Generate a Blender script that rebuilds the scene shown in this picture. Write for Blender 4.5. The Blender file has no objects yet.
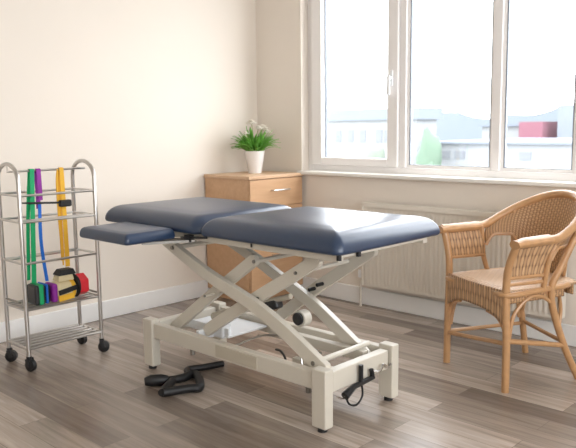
import bpy, bmesh, math, random
from mathutils import Vector, Matrix
random.seed(4)
S = bpy.context.scene
COL = S.collection
PI = math.pi

# ------------------------------------------------------------------ camera
cam_d = bpy.data.cameras.new('camera')
cam = bpy.data.objects.new('camera', cam_d)
COL.objects.link(cam)
YAW, PITCH, ROLL = -0.7614, 0.1342, -0.01137
fwd = Vector((math.sin(YAW)*math.cos(PITCH), math.cos(YAW)*math.cos(PITCH), -math.sin(PITCH)))
r0 = Vector((math.cos(YAW), -math.sin(YAW), 0)); u0 = r0.cross(fwd)
rr = math.cos(ROLL)*r0 + math.sin(ROLL)*u0
uu = -math.sin(ROLL)*r0 + math.cos(ROLL)*u0
cam.matrix_world = Matrix(((rr.x, uu.x, -fwd.x, 0), (rr.y, uu.y, -fwd.y, 0), (rr.z, uu.z, -fwd.z, 1.2), (0, 0, 0, 1)))
cam_d.sensor_fit = 'HORIZONTAL'; cam_d.sensor_width = 36.0
cam_d.lens = 712.9/576*36
cam_d.dof.use_dof = True; cam_d.dof.focus_distance = 3.2; cam_d.dof.aperture_fstop = 5.0
S.camera = cam

# ------------------------------------------------------------------ world, lights, exposure
w = bpy.data.worlds.new('sky'); S.world = w; w.use_nodes = True
wb = w.node_tree.nodes['Background']
wb.inputs[0].default_value = (0.965, 0.962, 1.0, 1); wb.inputs[1].default_value = 5.0
S.view_settings.view_transform = 'Standard'; S.view_settings.look = 'None'
S.view_settings.exposure = 1.0; S.view_settings.gamma = 1.0
S.view_settings.use_curve_mapping = False

def portal(name, loc, rot, sx, sy):
    d = bpy.data.lights.new(name, 'AREA'); d.shape = 'RECTANGLE'; d.size = sx; d.size_y = sy
    d.cycles.is_portal = True
    o = bpy.data.objects.new(name, d); COL.objects.link(o); o.location = loc; o.rotation_euler = rot
portal('window_portal', (-2.19, 3.97, 1.62), (-PI/2, 0, 0), 2.6, 1.5)
portal('added_window_portal', (1.98, .9, 1.55), (0, PI/2, 0), 1.5, 4.0)  # sampling portal for the added, unseen side window

# ------------------------------------------------------------------ materials
def srgb(r, g, b):
    f = lambda c: (c/255/12.92) if c/255 <= .04045 else ((c/255+.055)/1.055)**2.4
    return (f(r), f(g), f(b), 1)
def mat(name, col, rough=.5, metal=0, noise=0, nscale=20, bump=0, bscale=200, coat=0, spec=None):
    m = bpy.data.materials.new(name); m.use_nodes = True
    nt = m.node_tree; b = nt.nodes['Principled BSDF']
    b.inputs['Roughness'].default_value = rough; b.inputs['Metallic'].default_value = metal
    b.inputs['Coat Weight'].default_value = coat
    if spec is not None: b.inputs['Specular IOR Level'].default_value = spec
    tc = nt.nodes.new('ShaderNodeTexCoord')
    n = nt.nodes.new('ShaderNodeTexNoise'); n.inputs['Scale'].default_value = nscale; n.inputs['Detail'].default_value = 4
    nt.links.new(tc.outputs['Object'], n.inputs['Vector'])
    mx = nt.nodes.new('ShaderNodeMix'); mx.data_type = 'RGBA'
    k = noise
    mx.inputs[6].default_value = (col[0]*(1-k), col[1]*(1-k), col[2]*(1-k), 1)
    mx.inputs[7].default_value = (min(1, col[0]*(1+k)), min(1, col[1]*(1+k)), min(1, col[2]*(1+k)), 1)
    nt.links.new(n.outputs['Fac'], mx.inputs[0]); nt.links.new(mx.outputs[2], b.inputs['Base Color'])
    if bump:
        n2 = nt.nodes.new('ShaderNodeTexNoise'); n2.inputs['Scale'].default_value = bscale
        nt.links.new(tc.outputs['Object'], n2.inputs['Vector'])
        bp = nt.nodes.new('ShaderNodeBump'); bp.inputs['Strength'].default_value = bump; bp.inputs['Distance'].default_value = .002
        nt.links.new(n2.outputs['Fac'], bp.inputs['Height']); nt.links.new(bp.outputs[0], b.inputs['Normal'])
    return m
M = {}
M['wall'] = mat('cream_wall_paint', (.81, .735, .65, 1), .85, noise=.02, nscale=3, bump=.15, bscale=120)
M['ceiling'] = mat('white_ceiling_paint', (.86, .83, .78, 1), .9, noise=.01)
M['skirting'] = mat('white_gloss_skirting', (.86, .85, .83, 1), .45, noise=.01)
M['pvc'] = mat('white_window_frame', (.86, .83, .81, 1), .35, noise=.01)
M['sill'] = mat('white_sill', (.86, .83, .78, 1), .4, noise=.01)
M['gasket'] = mat('grey_gasket', (.22, .24, .27, 1), .6)
M['radiator'] = mat('cream_radiator_enamel', (.78, .72, .63, 1), .45, noise=.01)
M['vinyl'] = mat('navy_vinyl', (.017, .038, .086, 1), .31, noise=.1, nscale=8, bump=.10, bscale=260, spec=.7)
M['frame'] = mat('cream_powder_coat', (.65, .605, .52, 1), .32, noise=.02, nscale=10)
M['panel'] = mat('pale_cover_plate', (.52, .47, .38, 1), .4, noise=.02)
M['black'] = mat('black_rubber', (.007, .007, .008, 1), .5, noise=.1)
M['dkplastic'] = mat('black_plastic', (.02, .021, .024, 1), .35, noise=.1)
M['steel'] = mat('brushed_steel', (.55, .53, .51, 1), .28, metal=1, noise=.05)
M['bolt'] = mat('bolt_steel', (.28, .27, .25, 1), .35, metal=1)
M['whitepl'] = mat('white_plastic', (.82, .83, .84, 1), .35)
M['green'] = mat('green_elastic', (.0, .36, .12, 1), .55, noise=.08, nscale=60)
M['purple'] = mat('purple_elastic', (.26, .015, .30, 1), .55, noise=.08, nscale=60)
M['blue'] = mat('blue_elastic', (.005, .14, .60, 1), .55, noise=.08, nscale=60)
M['yellow'] = mat('yellow_elastic', (.85, .47, .03, 1), .55, noise=.08, nscale=60)
M['red'] = mat('red_vinyl', (.72, .02, .035, 1), .45, noise=.08, nscale=60)
M['sand'] = mat('cream_webbing', (.72, .60, .36, 1), .7, noise=.08, nscale=60)
M['rattan'] = mat('rattan_cane', (.50, .275, .125, 1), .36, noise=.22, nscale=30, spec=.6)
M['pot'] = mat('white_ceramic', (.86, .84, .82, 1), .25)
M['soil'] = mat('soil', (.05, .03, .02, 1), .9, noise=.3, nscale=90)
M['leaf'] = mat('green_leaf', (.17, .42, .07, 1), .5, noise=.5, nscale=40)
M['petal'] = mat('cream_petal', (.92, .88, .79, 1), .6, noise=.04)
M['stem'] = mat('pale_stem', (.35, .36, .14, 1), .6)
M['chrome'] = mat('satin_chrome', (.6, .58, .55, 1), .25, metal=1)

def wood_mat(name, c1, c2, axis=2, rough=.42):
    m = bpy.data.materials.new(name); m.use_nodes = True
    nt = m.node_tree; b = nt.nodes['Principled BSDF']; b.inputs['Roughness'].default_value = rough
    tc = nt.nodes.new('ShaderNodeTexCoord'); mp = nt.nodes.new('ShaderNodeMapping')
    sc = [9, 9, 9]; sc[axis] = 1.2
    mp.inputs['Scale'].default_value = sc
    n = nt.nodes.new('ShaderNodeTexNoise'); n.inputs['Scale'].default_value = 3; n.inputs['Detail'].default_value = 8; n.inputs['Roughness'].default_value = .65
    cr = nt.nodes.new('ShaderNodeValToRGB')
    cr.color_ramp.elements[0].position = .3; cr.color_ramp.elements[0].color = c1
    cr.color_ramp.elements[1].position = .7; cr.color_ramp.elements[1].color = c2
    nt.links.new(tc.outputs['Object'], mp.inputs[0]); nt.links.new(mp.outputs[0], n.inputs['Vector'])
    nt.links.new(n.outputs['Fac'], cr.inputs[0]); nt.links.new(cr.outputs[0], b.inputs['Base Color'])
    return m
M['wood'] = wood_mat('oak_veneer', (.54, .32, .175, 1), (.63, .39, .225, 1), 1)
M['woodtop'] = wood_mat('oak_veneer_top', (.58, .37, .22, 1), (.66, .44, .28, 1), 1)

def floor_mat():
    m = bpy.data.materials.new('laminate_planks'); m.use_nodes = True
    nt = m.node_tree; L = nt.links.new; N = nt.nodes.new; b = nt.nodes['Principled BSDF']
    tc = N('ShaderNodeTexCoord')
    br = N('ShaderNodeTexBrick'); br.offset = .37; br.offset_frequency = 2; br.squash = 1
    br.inputs['Color1'].default_value = (0, 0, 0, 1); br.inputs['Color2'].default_value = (1, 1, 1, 1)
    br.inputs['Mortar'].default_value = (.5, .5, .5, 1)
    br.inputs['Scale'].default_value = 1; br.inputs['Mortar Size'].default_value = .0012
    br.inputs['Brick Width'].default_value = 1.15; br.inputs['Row Height'].default_value = .125
    br.inputs['Bias'].default_value = 0
    L(tc.outputs['Object'], br.inputs['Vector'])
    cr = N('ShaderNodeValToRGB'); e = cr.color_ramp.elements
    e[0].position = 0; e[0].color = (.21, .165, .135, 1)
    e[1].position = 1; e[1].color = (.60, .505, .43, 1)
    x = e.new(.35); x.color = (.35, .285, .237, 1)
    x = e.new(.7); x.color = (.48, .40, .338, 1)
    L(br.outputs['Color'], cr.inputs[0])
    mp = N('ShaderNodeMapping'); mp.inputs['Scale'].default_value = (.8, 13, 1)
    L(tc.outputs['Object'], mp.inputs[0])
    # each plank its own grain: shift by plank tone
    sh = N('ShaderNodeVectorMath'); sh.operation = 'ADD'
    L(mp.outputs[0], sh.inputs[0]); L(br.outputs['Color'], sh.inputs[1])
    n = N('ShaderNodeTexNoise'); n.inputs['Scale'].default_value = 2.2; n.inputs['Detail'].default_value = 7; n.inputs['Roughness'].default_value = .62; n.inputs['Distortion'].default_value = .6
    L(sh.outputs[0], n.inputs['Vector'])
    g = N('ShaderNodeValToRGB'); g.color_ramp.elements[0].position = .3; g.color_ramp.elements[0].color = (.50, .475, .45, 1)
    g.color_ramp.elements[1].position = .72; g.color_ramp.elements[1].color = (1.0, 1.0, 1.0, 1)
    L(n.outputs['Fac'], g.inputs[0])
    mu = N('ShaderNodeMix'); mu.data_type = 'RGBA'; mu.blend_type = 'MULTIPLY'; mu.inputs[0].default_value = 1
    L(cr.outputs[0], mu.inputs[6]); L(g.outputs[0], mu.inputs[7])
    # dark joint
    jn = N('ShaderNodeMix'); jn.data_type = 'RGBA'; jn.inputs[7].default_value = (.10, .08, .06, 1)
    ml = N('ShaderNodeMath'); ml.operation = 'MULTIPLY'; ml.inputs[1].default_value = .6
    L(br.outputs['Fac'], ml.inputs[0]); L(ml.outputs[0], jn.inputs[0]); L(mu.outputs[2], jn.inputs[6])
    L(jn.outputs[2], b.inputs['Base Color'])
    b.inputs['Roughness'].default_value = .25; b.inputs['Specular IOR Level'].default_value = .7
    bp = N('ShaderNodeBump'); bp.inputs['Strength'].default_value = .15; bp.inputs['Distance'].default_value = .002
    L(n.outputs['Fac'], bp.inputs['Height']); L(bp.outputs[0], b.inputs['Normal'])
    return m
M['floor'] = floor_mat()

def weave_mat(name, fx, fy, light=(.56, .33, .165, 1), dark=(.20, .095, .035, 1)):
    m = bpy.data.materials.new(name); m.use_nodes = True
    nt = m.node_tree; L = nt.links.new; N = nt.nodes.new; b = nt.nodes['Principled BSDF']
    uv = N('ShaderNodeUVMap'); sp = N('ShaderNodeSeparateXYZ'); L(uv.outputs[0], sp.inputs[0])
    def math_(op, a, bb=None):
        q = N('ShaderNodeMath'); q.operation = op
        for i, v in ((0, a), (1, bb)):
            if v is None: continue
            if isinstance(v, (int, float)): q.inputs[i].default_value = v
            else: L(v, q.inputs[i])
        return q.outputs[0]
    X = math_('MULTIPLY', sp.outputs[0], fx); Y = math_('MULTIPLY', sp.outputs[1], fy)
    sx = math_('ABSOLUTE', math_('SINE', math_('MULTIPLY', X, PI)))       # ribs
    row = math_('MODULO', math_('FLOOR', Y), 2)
    wv = math_('SINE', math_('MULTIPLY', math_('ADD', X, row), PI))        # over/under weave
    sy = math_('ABSOLUTE', math_('SINE', math_('MULTIPLY', Y, PI)))
    h = math_('ADD', math_('MULTIPLY', sx, .5), math_('MULTIPLY', math_('MULTIPLY', sy, math_('ADD', math_('MULTIPLY', wv, .5), .5)), .5))
    cr = N('ShaderNodeValToRGB'); cr.color_ramp.elements[0].position = .12; cr.color_ramp.elements[0].color = dark  # shade in the gaps between strands is put into the colour
    cr.color_ramp.elements[1].position = .62; cr.color_ramp.elements[1].color = light
    L(h, cr.inputs[0]); L(cr.outputs[0], b.inputs['Base Color'])
    bp = N('ShaderNodeBump'); bp.inputs['Strength'].default_value = .8; bp.inputs['Distance'].default_value = .004
    L(h, bp.inputs['Height']); L(bp.outputs[0], b.inputs['Normal'])
    b.inputs['Roughness'].default_value = .42; b.inputs['Specular IOR Level'].default_value = .6
    return m
M['weave'] = weave_mat('woven_cane', 62, 90)
M['ribs'] = weave_mat('ribbed_cane', 56, 17, light=(.60, .37, .20, 1), dark=(.16, .075, .03, 1))
M['weaveseat'] = weave_mat('woven_cane_seat', 60, 60, light=(.62, .43, .28, 1), dark=(.46, .29, .17, 1))  # paler cane: window sheen on the seat is put into the colour

def glass_mat():
    m = bpy.data.materials.new('window_glass'); m.use_nodes = True
    nt = m.node_tree; nt.nodes.clear()
    o = nt.nodes.new('ShaderNodeOutputMaterial'); mx = nt.nodes.new('ShaderNodeMixShader')
    t = nt.nodes.new('ShaderNodeBsdfTransparent'); g = nt.nodes.new('ShaderNodeBsdfGlossy'); g.inputs['Roughness'].default_value = .02
    t.inputs[0].default_value = (.96, .98, .98, 1)
    mx.inputs[0].default_value = .05
    nt.links.new(t.outputs[0], mx.inputs[1]); nt.links.new(g.outputs[0], mx.inputs[2]); nt.links.new(mx.outputs[0], o.inputs[0])
    return m
M['glass'] = glass_mat()

# ------------------------------------------------------------------ helpers
def root_of(p):
    while p.parent: p = p.parent
    return p
def obj(name, bm, m, parent=None, smooth=True, world=True, bevel=0, seg=2, label=None):
    """bm is in root-local coordinates; parent chains have identity offsets below the root."""
    me = bpy.data.meshes.new(name)
    bmesh.ops.recalc_face_normals(bm, faces=bm.faces)
    bm.to_mesh(me); bm.free()
    o = bpy.data.objects.new(name, me); COL.objects.link(o)
    ms = m if isinstance(m, (list, tuple)) else [m]
    for x in ms: me.materials.append(x)
    if parent is not None:
        o.parent = parent
    if smooth:
        for p in me.polygons: p.use_smooth = True
        try: me.set_sharp_from_angle(angle=math.radians(38))
        except Exception: pass
    if bevel:
        md = o.modifiers.new('bevel', 'BEVEL'); md.width = bevel; md.segments = seg; md.limit_method = 'ANGLE'; md.angle_limit = math.radians(40)
        md.harden_normals = True
    if label: o['label'] = label
    return o
def thing(name, label, cat, loc=(0, 0, 0), rz=0, group=None):
    o = bpy.data.objects.new(name, None); COL.objects.link(o); o.empty_display_size = .1
    o.location = loc; o.rotation_euler = (0, 0, rz); o['label'] = label; o['category'] = cat
    if group: o['group'] = group
    return o
def tag(o, label, cat, group=None, kind=None):
    o['label'] = label; o['category'] = cat
    if group: o['group'] = group
    if kind: o['kind'] = kind
    return o
def struct(o, label=None):
    o['kind'] = 'structure'
    if label: o['label'] = label; 
    return o
def shift(bm, v):
    bmesh.ops.translate(bm, verts=bm.verts, vec=v); return bm
def box(bm, x0, x1, y0, y1, z0, z1, mi=0):
    vs = [bm.verts.new(p) for p in ((x0, y0, z0), (x1, y0, z0), (x1, y1, z0), (x0, y1, z0), (x0, y0, z1), (x1, y0, z1), (x1, y1, z1), (x0, y1, z1))]
    for f in ((0, 3, 2, 1), (4, 5, 6, 7), (0, 1, 5, 4), (1, 2, 6, 5), (2, 3, 7, 6), (3, 0, 4, 7)):
        bm.faces.new([vs[i] for i in f]).material_index = mi
    return vs
def bx(*a, **k):
    bm = bmesh.new(); box(bm, *a, **k); return bm
def smooth_path(pts, n=8, closed=False):
    P = [Vector(p) for p in pts]; out = []
    m = len(P); rng = range(m) if closed else range(m-1)
    for i in rng:
        if closed: a, b, c, d = P[(i-1) % m], P[i], P[(i+1) % m], P[(i+2) % m]
        else: a, b, c, d = P[max(i-1, 0)], P[i], P[i+1], P[min(i+2, m-1)]
        for k in range(n):
            t = k/n
            out.append(.5*((2*b)+(c-a)*t+(2*a-5*b+4*c-d)*t*t+(3*b-a-3*c+d)*t**3))
    if not closed: out.append(P[-1])
    return out
def tube(bm, pts, r, seg=10, closed=False, caps=True, rads=None, flat=1.0):
    P = [Vector(p) for p in pts]; n = len(P); rings = []
    prev = None
    for i, p in enumerate(P):
        if closed: t = (P[(i+1) % n]-P[i-1])
        else: t = P[min(i+1, n-1)]-P[max(i-1, 0)]
        t.normalize()
        if prev is None:
            a = Vector((0, 0, 1)) if abs(t.z) < .9 else Vector((1, 0, 0))
            nx = (a-t*a.dot(t)).normalized()
        else:
            nx = (prev-t*prev.dot(t)).normalized()
        prev = nx; ny = t.cross(nx)
        q = rads[i] if rads else r
        rings.append([bm.verts.new(p+nx*q*math.cos(2*PI*k/seg)+ny*q*flat*math.sin(2*PI*k/seg)) for k in range(seg)])
    for i in range(n if closed else n-1):
        A, B = rings[i], rings[(i+1) % n]
        for k in range(seg): bm.faces.new((A[k], A[(k+1) % seg], B[(k+1) % seg], B[k]))
    if caps and not closed:
        bm.faces.new(list(reversed(rings[0]))); bm.faces.new(rings[-1])
    return bm
def tb(pts, r, **k): return tube(bmesh.new(), pts, r, **k)
def cyl(bm, a, b, r, seg=16, r2=None):
    return tube(bm, [a, b], r, seg=seg, rads=[r, r if r2 is None else r2])
def lathe(bm, prof, c=(0, 0, 0), seg=28):
    rings = []
    for r, z in prof:
        rings.append([bm.verts.new((c[0]+r*math.cos(2*PI*k/seg), c[1]+r*math.sin(2*PI*k/seg), c[2]+z)) for k in range(seg)])
    for A, B in zip(rings, rings[1:]):
        for k in range(seg): bm.faces.new((A[k], A[(k+1) % seg], B[(k+1) % seg], B[k]))
    bm.faces.new(list(reversed(rings[0]))); bm.faces.new(rings[-1])
    return bm
def bar(bm, a, b, w, t, up=(0, 0, 1)):
    """rectangular bar from a to b: w across in the plane of up, t the thickness."""
    a = Vector(a); b = Vector(b); d = (b-a).normalized(); up = Vector(up)
    s = d.cross(up).normalized(); n = s.cross(d).normalized()
    vs = []
    for p in (a, b):
        for (i, j) in ((-1, -1), (1, -1), (1, 1), (-1, 1)):
            vs.append(bm.verts.new(p+s*t/2*i+n*w/2*j))
    for f in ((0, 1, 2, 3), (7, 6, 5, 4), (0, 4, 5, 1), (1, 5, 6, 2), (2, 6, 7, 3), (3, 7, 4, 0)):
        bm.faces.new([vs[i] for i in f])
    return bm
def grid_surf(bm, fn, nu, nv, su=1, sv=1):
    uvl = bm.loops.layers.uv.verify()
    V = [[bm.verts.new(fn(i/nu, j/nv)) for j in range(nv+1)] for i in range(nu+1)]
    for i in range(nu):
        for j in range(nv):
            f = bm.faces.new((V[i][j], V[i+1][j], V[i+1][j+1], V[i][j+1]))
            for l, (a, b) in zip(f.loops, ((i, j), (i+1, j), (i+1, j+1), (i, j+1))):
                l[uvl].uv = (a/nu*su, b/nv*sv)
    return V

# ------------------------------------------------------------------ room shell
XL, XR, YB, YN, ZC = -3.93, 2.0, -1.6, 3.8, 2.7
T = .12
struct(obj('floor', bx(XL-.2, XR+.2, YB-.2, YN+.25, -.1, 0), M['floor'], smooth=False))
struct(obj('ceiling', bx(XL-.2, XR+.2, YB-.2, YN+.25, ZC, ZC+.1), M['ceiling'], smooth=False))
struct(obj('wall_left', bx(XL-.2, XL, YB-.2, YN+.2, 0, ZC), M['wall'], smooth=False))
struct(obj('wall_back', bx(XL, XR, YB-.2, YB, 0, ZC), M['wall'], smooth=False))
WX0, WX1, WZ0, WZ1 = -3.478, -.90, .90, 2.36
bm = bmesh.new()
box(bm, XL, WX0, YN, YN+.2, 0, ZC); box(bm, WX1, XR, YN, YN+.2, 0, ZC)
box(bm, WX0, WX1, YN, YN+.2, 0, .872); box(bm, WX0, WX1, YN, YN+.2, WZ1, ZC)
struct(obj('wall_window', bm, M['wall'], smooth=False))
SY0, SY1, SZ0, SZ1 = -1.1, 2.9, .8, 2.3
bm = bmesh.new()
box(bm, XR, XR+.2, YB-.2, SY0, 0, ZC); box(bm, XR, XR+.2, SY1, YN+.2, 0, ZC)
box(bm, XR, XR+.2, SY0, SY1, 0, SZ0); box(bm, XR, XR+.2, SY0, SY1, SZ1, ZC)
struct(obj('wall_right', bm, M['wall'], smooth=False))
# skirtings
def skirting(name, x0, x1, y0, y1):
    struct(obj(name, bx(x0, x1, y0, y1, 0, .118), M['skirting'], bevel=.006))
skirting('baseboard_left', XL, XL+.016, YB, YN)
skirting('baseboard_window', XL+.016, XR, YN-.016, YN)
skirting('baseboard_back', XL+.016, XR, YB, YB+.016)

# window with three visible lights (and an unseen fourth added beyond the picture for light)
wf = bmesh.new(); y0, y1 = 3.875, 3.945
ZB = .885
def fr(bm, x0, x1, z0, z1, t0, t1=None, yy=(y0, y1), tb_=None, tt=None):
    t1 = t0 if t1 is None else t1; tb_ = t0 if tb_ is None else tb_; tt = t0 if tt is None else tt
    box(bm, x0, x0+t0, yy[0], yy[1], z0, z1); box(bm, x1-t1, x1, yy[0], yy[1], z0, z1)
    box(bm, x0+t0, x1-t1, yy[0], yy[1], z0, z0+tb_); box(bm, x0+t0, x1-t1, yy[0], yy[1], z1-tt, z1)
fr(wf, WX0, WX1, ZB, WZ1, .045, tb_=.05)
for a, b in ((-2.690, -2.64), (-2.034, -1.985), (-1.543, -1.49)):
    box(wf, a, b, y0, y1, ZB+.05, WZ1-.045)
win = struct(obj('window_1', wf, M['pvc'], bevel=.004), 'white framed window of tall panes over the sill')
sash = bmesh.new(); fr(sash, -3.433, -2.690, ZB+.05, WZ1-.045, .095, .082, yy=(3.855, 3.925), tb_=.055)
obj('sash', sash, M['pvc'], win, bevel=.006)
bead = bmesh.new()
for a, b in ((-2.64, -2.034), (-1.985, -1.543), (-1.49, WX1-.045)):
    fr(bead, a, b, ZB+.05, WZ1-.045, .018, yy=(3.89, 3.93))
obj('bead', bead, M['pvc'], win)
gk = bmesh.new()
for a, b, q in ((-3.338, -2.772, .055), (-2.622, -2.052, .018), (-1.967, -1.561, .018), (-1.472, WX1-.063, .018)):
    fr(gk, a, b, ZB+.05+q, WZ1-.045-q, .008, yy=(3.893, 3.915), tb_=.003)
obj('gasket', gk, M['gasket'], win, label='thin grey rubber seal round the panes')
for a, b, q in ((-3.330, -2.780, .058), (-2.614, -2.060, .021), (-1.959, -1.569, .021), (-1.464, WX1-.071, .021)):
    obj('pane', bx(a, b, 3.902, 3.908, ZB+.05+q, WZ1-.053-q), M['glass'], win, smooth=False)
hd = bmesh.new(); box(hd, -2.745, -2.723, 3.843, 3.856, 1.46, 1.56)
bar(hd, (-2.734, 3.845, 1.51), (-2.734, 3.815, 1.51), .02, .02, (0, 0, 1)); box(hd, -2.745, -2.723, 3.808, 3.822, 1.40, 1.525)
obj('handle', hd, M['whitepl'], win, bevel=.004, label='white lever handle')
struct(obj('trim_1', bx(WX0-.012, WX1+.012, 3.755, 3.95, .868, .893), M['sill'], bevel=.006), 'white window sill above the radiator')
# unseen side window, added beyond the right edge of the picture to light the room
sw = bmesh.new()
def fry(bm, a, b, z0, z1, t):
    box(bm, XR+.06, XR+.12, a, a+t, z0, z1); box(bm, XR+.06, XR+.12, b-t, b, z0, z1)
    box(bm, XR+.06, XR+.12, a+t, b-t, z0, z0+t); box(bm, XR+.06, XR+.12, a+t, b-t, z1-t, z1)
fry(sw, SY0, SY1, SZ0, SZ1, .06); box(sw, XR+.06, XR+.12, .86, .94, SZ0+.06, SZ1-.06)
w2 = struct(obj('added_window_2', sw, M['pvc']), 'added white framed window in the right wall, out of view, to light the room')
obj('pane', bx(XR+.088, XR+.094, SY0+.06, .86, SZ0+.06, SZ1-.06), M['glass'], w2, smooth=False)
obj('pane', bx(XR+.088, XR+.094, .94, SY1-.06, SZ0+.06, SZ1-.06), M['glass'], w2, smooth=False)

# ------------------------------------------------------------------ outside
def ext(name, col, rough=.9): return mat(name, col, rough, noise=.05, nscale=.5)
GZ = -5.0
ground = obj('ground', bx(-90, 20, 5, 130, GZ-.2, GZ), ext('tarmac', (.30, .31, .31, 1)), smooth=False); struct(ground)
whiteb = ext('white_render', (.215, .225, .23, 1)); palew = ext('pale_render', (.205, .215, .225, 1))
slate = ext('blue_slate', (.13, .15, .18, 1)); hazeg = ext('hazy_hill', (.115, .135, .150, 1)); greyb = ext('grey_cladding', (.150, .168, .19, 1))  # distance haze is put into the hill's flat blue-grey colour
redb = ext('red_cladding', (.165, .065, .088, 1)); winm = ext('grey_glass', (.14, .15, .165, 1)); tg = ext('tree_leaves', (.085, .130, .092, 1)); hedge = ext('hedge_leaves', (.12, .145, .115, 1))  # building window panes are one even grey
def building(label, x0, x1, ya, yb, z1, wallm, roofz=None, wins=(), wz=0, wh=.8, ww=1.0):
    t = thing('building', label, 'building', ((x0+x1)/2, ya, GZ))
    o = Vector(t.location)
    obj('wall', shift(bx(x0, x1, ya, yb, GZ, z1), -o), wallm, t, smooth=False)
    if roofz:
        obj('roof', shift(bx(x0-.3, x1+.3, ya-.3, yb+.3, z1, roofz), -o), slate, t, smooth=False)
    for x in wins:
        obj('window', shift(bx(x-ww/2, x+ww/2, ya-.05, ya+.02, wz, wz+wh), -o), winm, t, smooth=False)
    return t
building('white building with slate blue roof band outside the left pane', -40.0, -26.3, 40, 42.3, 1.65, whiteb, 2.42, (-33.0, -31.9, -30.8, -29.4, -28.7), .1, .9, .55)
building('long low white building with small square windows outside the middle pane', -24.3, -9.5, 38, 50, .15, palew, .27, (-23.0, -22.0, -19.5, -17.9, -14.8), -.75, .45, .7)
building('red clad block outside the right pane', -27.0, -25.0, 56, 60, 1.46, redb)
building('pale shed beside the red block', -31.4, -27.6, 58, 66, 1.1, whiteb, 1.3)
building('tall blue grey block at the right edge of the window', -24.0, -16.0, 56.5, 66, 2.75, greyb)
def blob(bm, c, r, s=(1, 1, 1), seed=0, sub=3):
    b2 = bmesh.new(); bmesh.ops.create_icosphere(b2, subdivisions=sub, radius=r)
    rnd = random.Random(seed); ph = [rnd.uniform(0, 6) for _ in range(6)]
    vm = {}
    for v in b2.verts:
        p = v.co; k = 1+.10*math.sin(p.x*5/r+ph[0])*math.sin(p.y*4/r+ph[1])+.09*math.sin(p.z*7/r+ph[2]+p.x*3/r)+rnd.uniform(-.04, .04)
        vm[v] = bm.verts.new((c[0]+p.x*k*s[0], c[1]+p.y*k*s[1], c[2]+p.z*k*s[2]))
    for f in b2.faces: bm.faces.new([vm[v] for v in f.verts])
    b2.free()
def tree(label, x, y, zt, r, m, sd):
    t = thing('tree', label, 'tree', (x, y, GZ))
    obj('trunk', tb([(0, 0, 0), (0, 0, 3.2)], .2), ext('bark', (.10, .08, .07, 1)), t)
    bm = bmesh.new(); zc = (zt-GZ)
    blob(bm, (0, 0, zc*.62), 1, (r, r, zc*.38), sd); blob(bm, (r*.5, -.3, zc*.45), 1, (r*.7, r*.7, zc*.28), sd+1)
    obj('crown', bm, m, t)
tree('green tree between the two white buildings outside', -23.2, 36.5, .95, .75, tg, 3)
tree('low pale green bush outside the left pane', -27.9, 37.2, .10, 1.0, hedge, 9)
def hill(label, xs, y, prof, m, nm):
    bm = bmesh.new(); n = len(prof); x0, x1 = xs; A = []; B = []; Cc = []; D = []
    for i, z in enumerate(prof):
        x = x0+(x1-x0)*i/(n-1)
        A.append(bm.verts.new((x, y, GZ))); B.append(bm.verts.new((x, y+.8, z))); Cc.append(bm.verts.new((x, y+16, GZ)))
    for i in range(n-1):
        bm.faces.new((A[i], A[i+1], B[i+1], B[i])); bm.faces.new((B[i], B[i+1], Cc[i+1], Cc[i]))
    bm.faces.new(A+[]) if False else None
    o = obj(nm, bm, m); struct(o, label)
rnd = random.Random(2)
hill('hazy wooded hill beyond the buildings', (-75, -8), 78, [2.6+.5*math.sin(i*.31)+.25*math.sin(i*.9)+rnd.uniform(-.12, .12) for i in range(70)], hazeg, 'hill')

# ------------------------------------------------------------------ radiator
R0 = (-2.2, 3.775, .13)
rad = thing('radiator', 'cream ribbed panel radiator on the wall below the window sill', 'radiator', R0)
o = -Vector(R0)
RX0, RX1, RZ0, RZ1 = -2.865, -1.52, .155, .71
def rib(i, j): return None
bm = bmesh.new()
nx = 42
zs = [(RZ0, 0), (RZ0+.02, 0), (RZ0+.035, 1), (RZ1-.075, 1), (RZ1-.06, 0), (RZ1-.028, 0)]
cols = []
for i in range(nx*6+1):
    x = RX0+.012+(RX1-RX0-.024)*i/(nx*6); ph = (i % 6)
    d = .007 if ph in (2, 3, 4) else 0
    cols.append([bm.verts.new((x, 3.722-d*k, z)) for z, k in zs])
for a, b in zip(cols, cols[1:]):
    for k in range(len(zs)-1): bm.faces.new((a[k], b[k], b[k+1], a[k+1]))
obj('panel', shift(bm, o), M['radiator'], rad)
for q in (RX0, RX1-.012): obj('side_panel', shift(bx(q, q+.012, 3.705, 3.782, RZ0, RZ1), o), M['radiator'], rad, bevel=.004)
bm = bmesh.new(); box(bm, RX0, RX1, 3.705, 3.722, RZ1-.028, RZ1); box(bm, RX0, RX1, 3.772, 3.782, RZ1-.028, RZ1)
for i in range(70):
    x = RX0+.01+(RX1-RX0-.02)*i/69; box(bm, x-.004, x+.004, 3.722, 3.772, RZ1-.012, RZ1-.004)
obj('top_grille', shift(bm, o), M['radiator'], rad)
obj('back_panel', shift(bx(RX0+.012, RX1-.012, 3.756, 3.766, RZ0+.01, RZ1-.03), o), M['radiator'], rad)
bm = bmesh.new(); cyl(bm, (RX0-.03, 3.74, .0), (RX0-.03, 3.74, .19), .008); cyl(bm, (RX0-.03, 3.74, .19), (RX0, 3.74, .19), .009)
obj('pipe', shift(bm, o), M['radiator'], rad)
bm = bmesh.new(); cyl(bm, (RX0-.03, 3.74, .2), (RX0-.03, 3.74, .25), .018)
obj('valve', shift(bm, o), M['whitepl'], rad)
for x in (RX0+.2, RX1-.2): obj('bracket', shift(bx(x-.02, x+.02, 3.766, 3.799, .2, .62), o), M['radiator'], rad)

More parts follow.
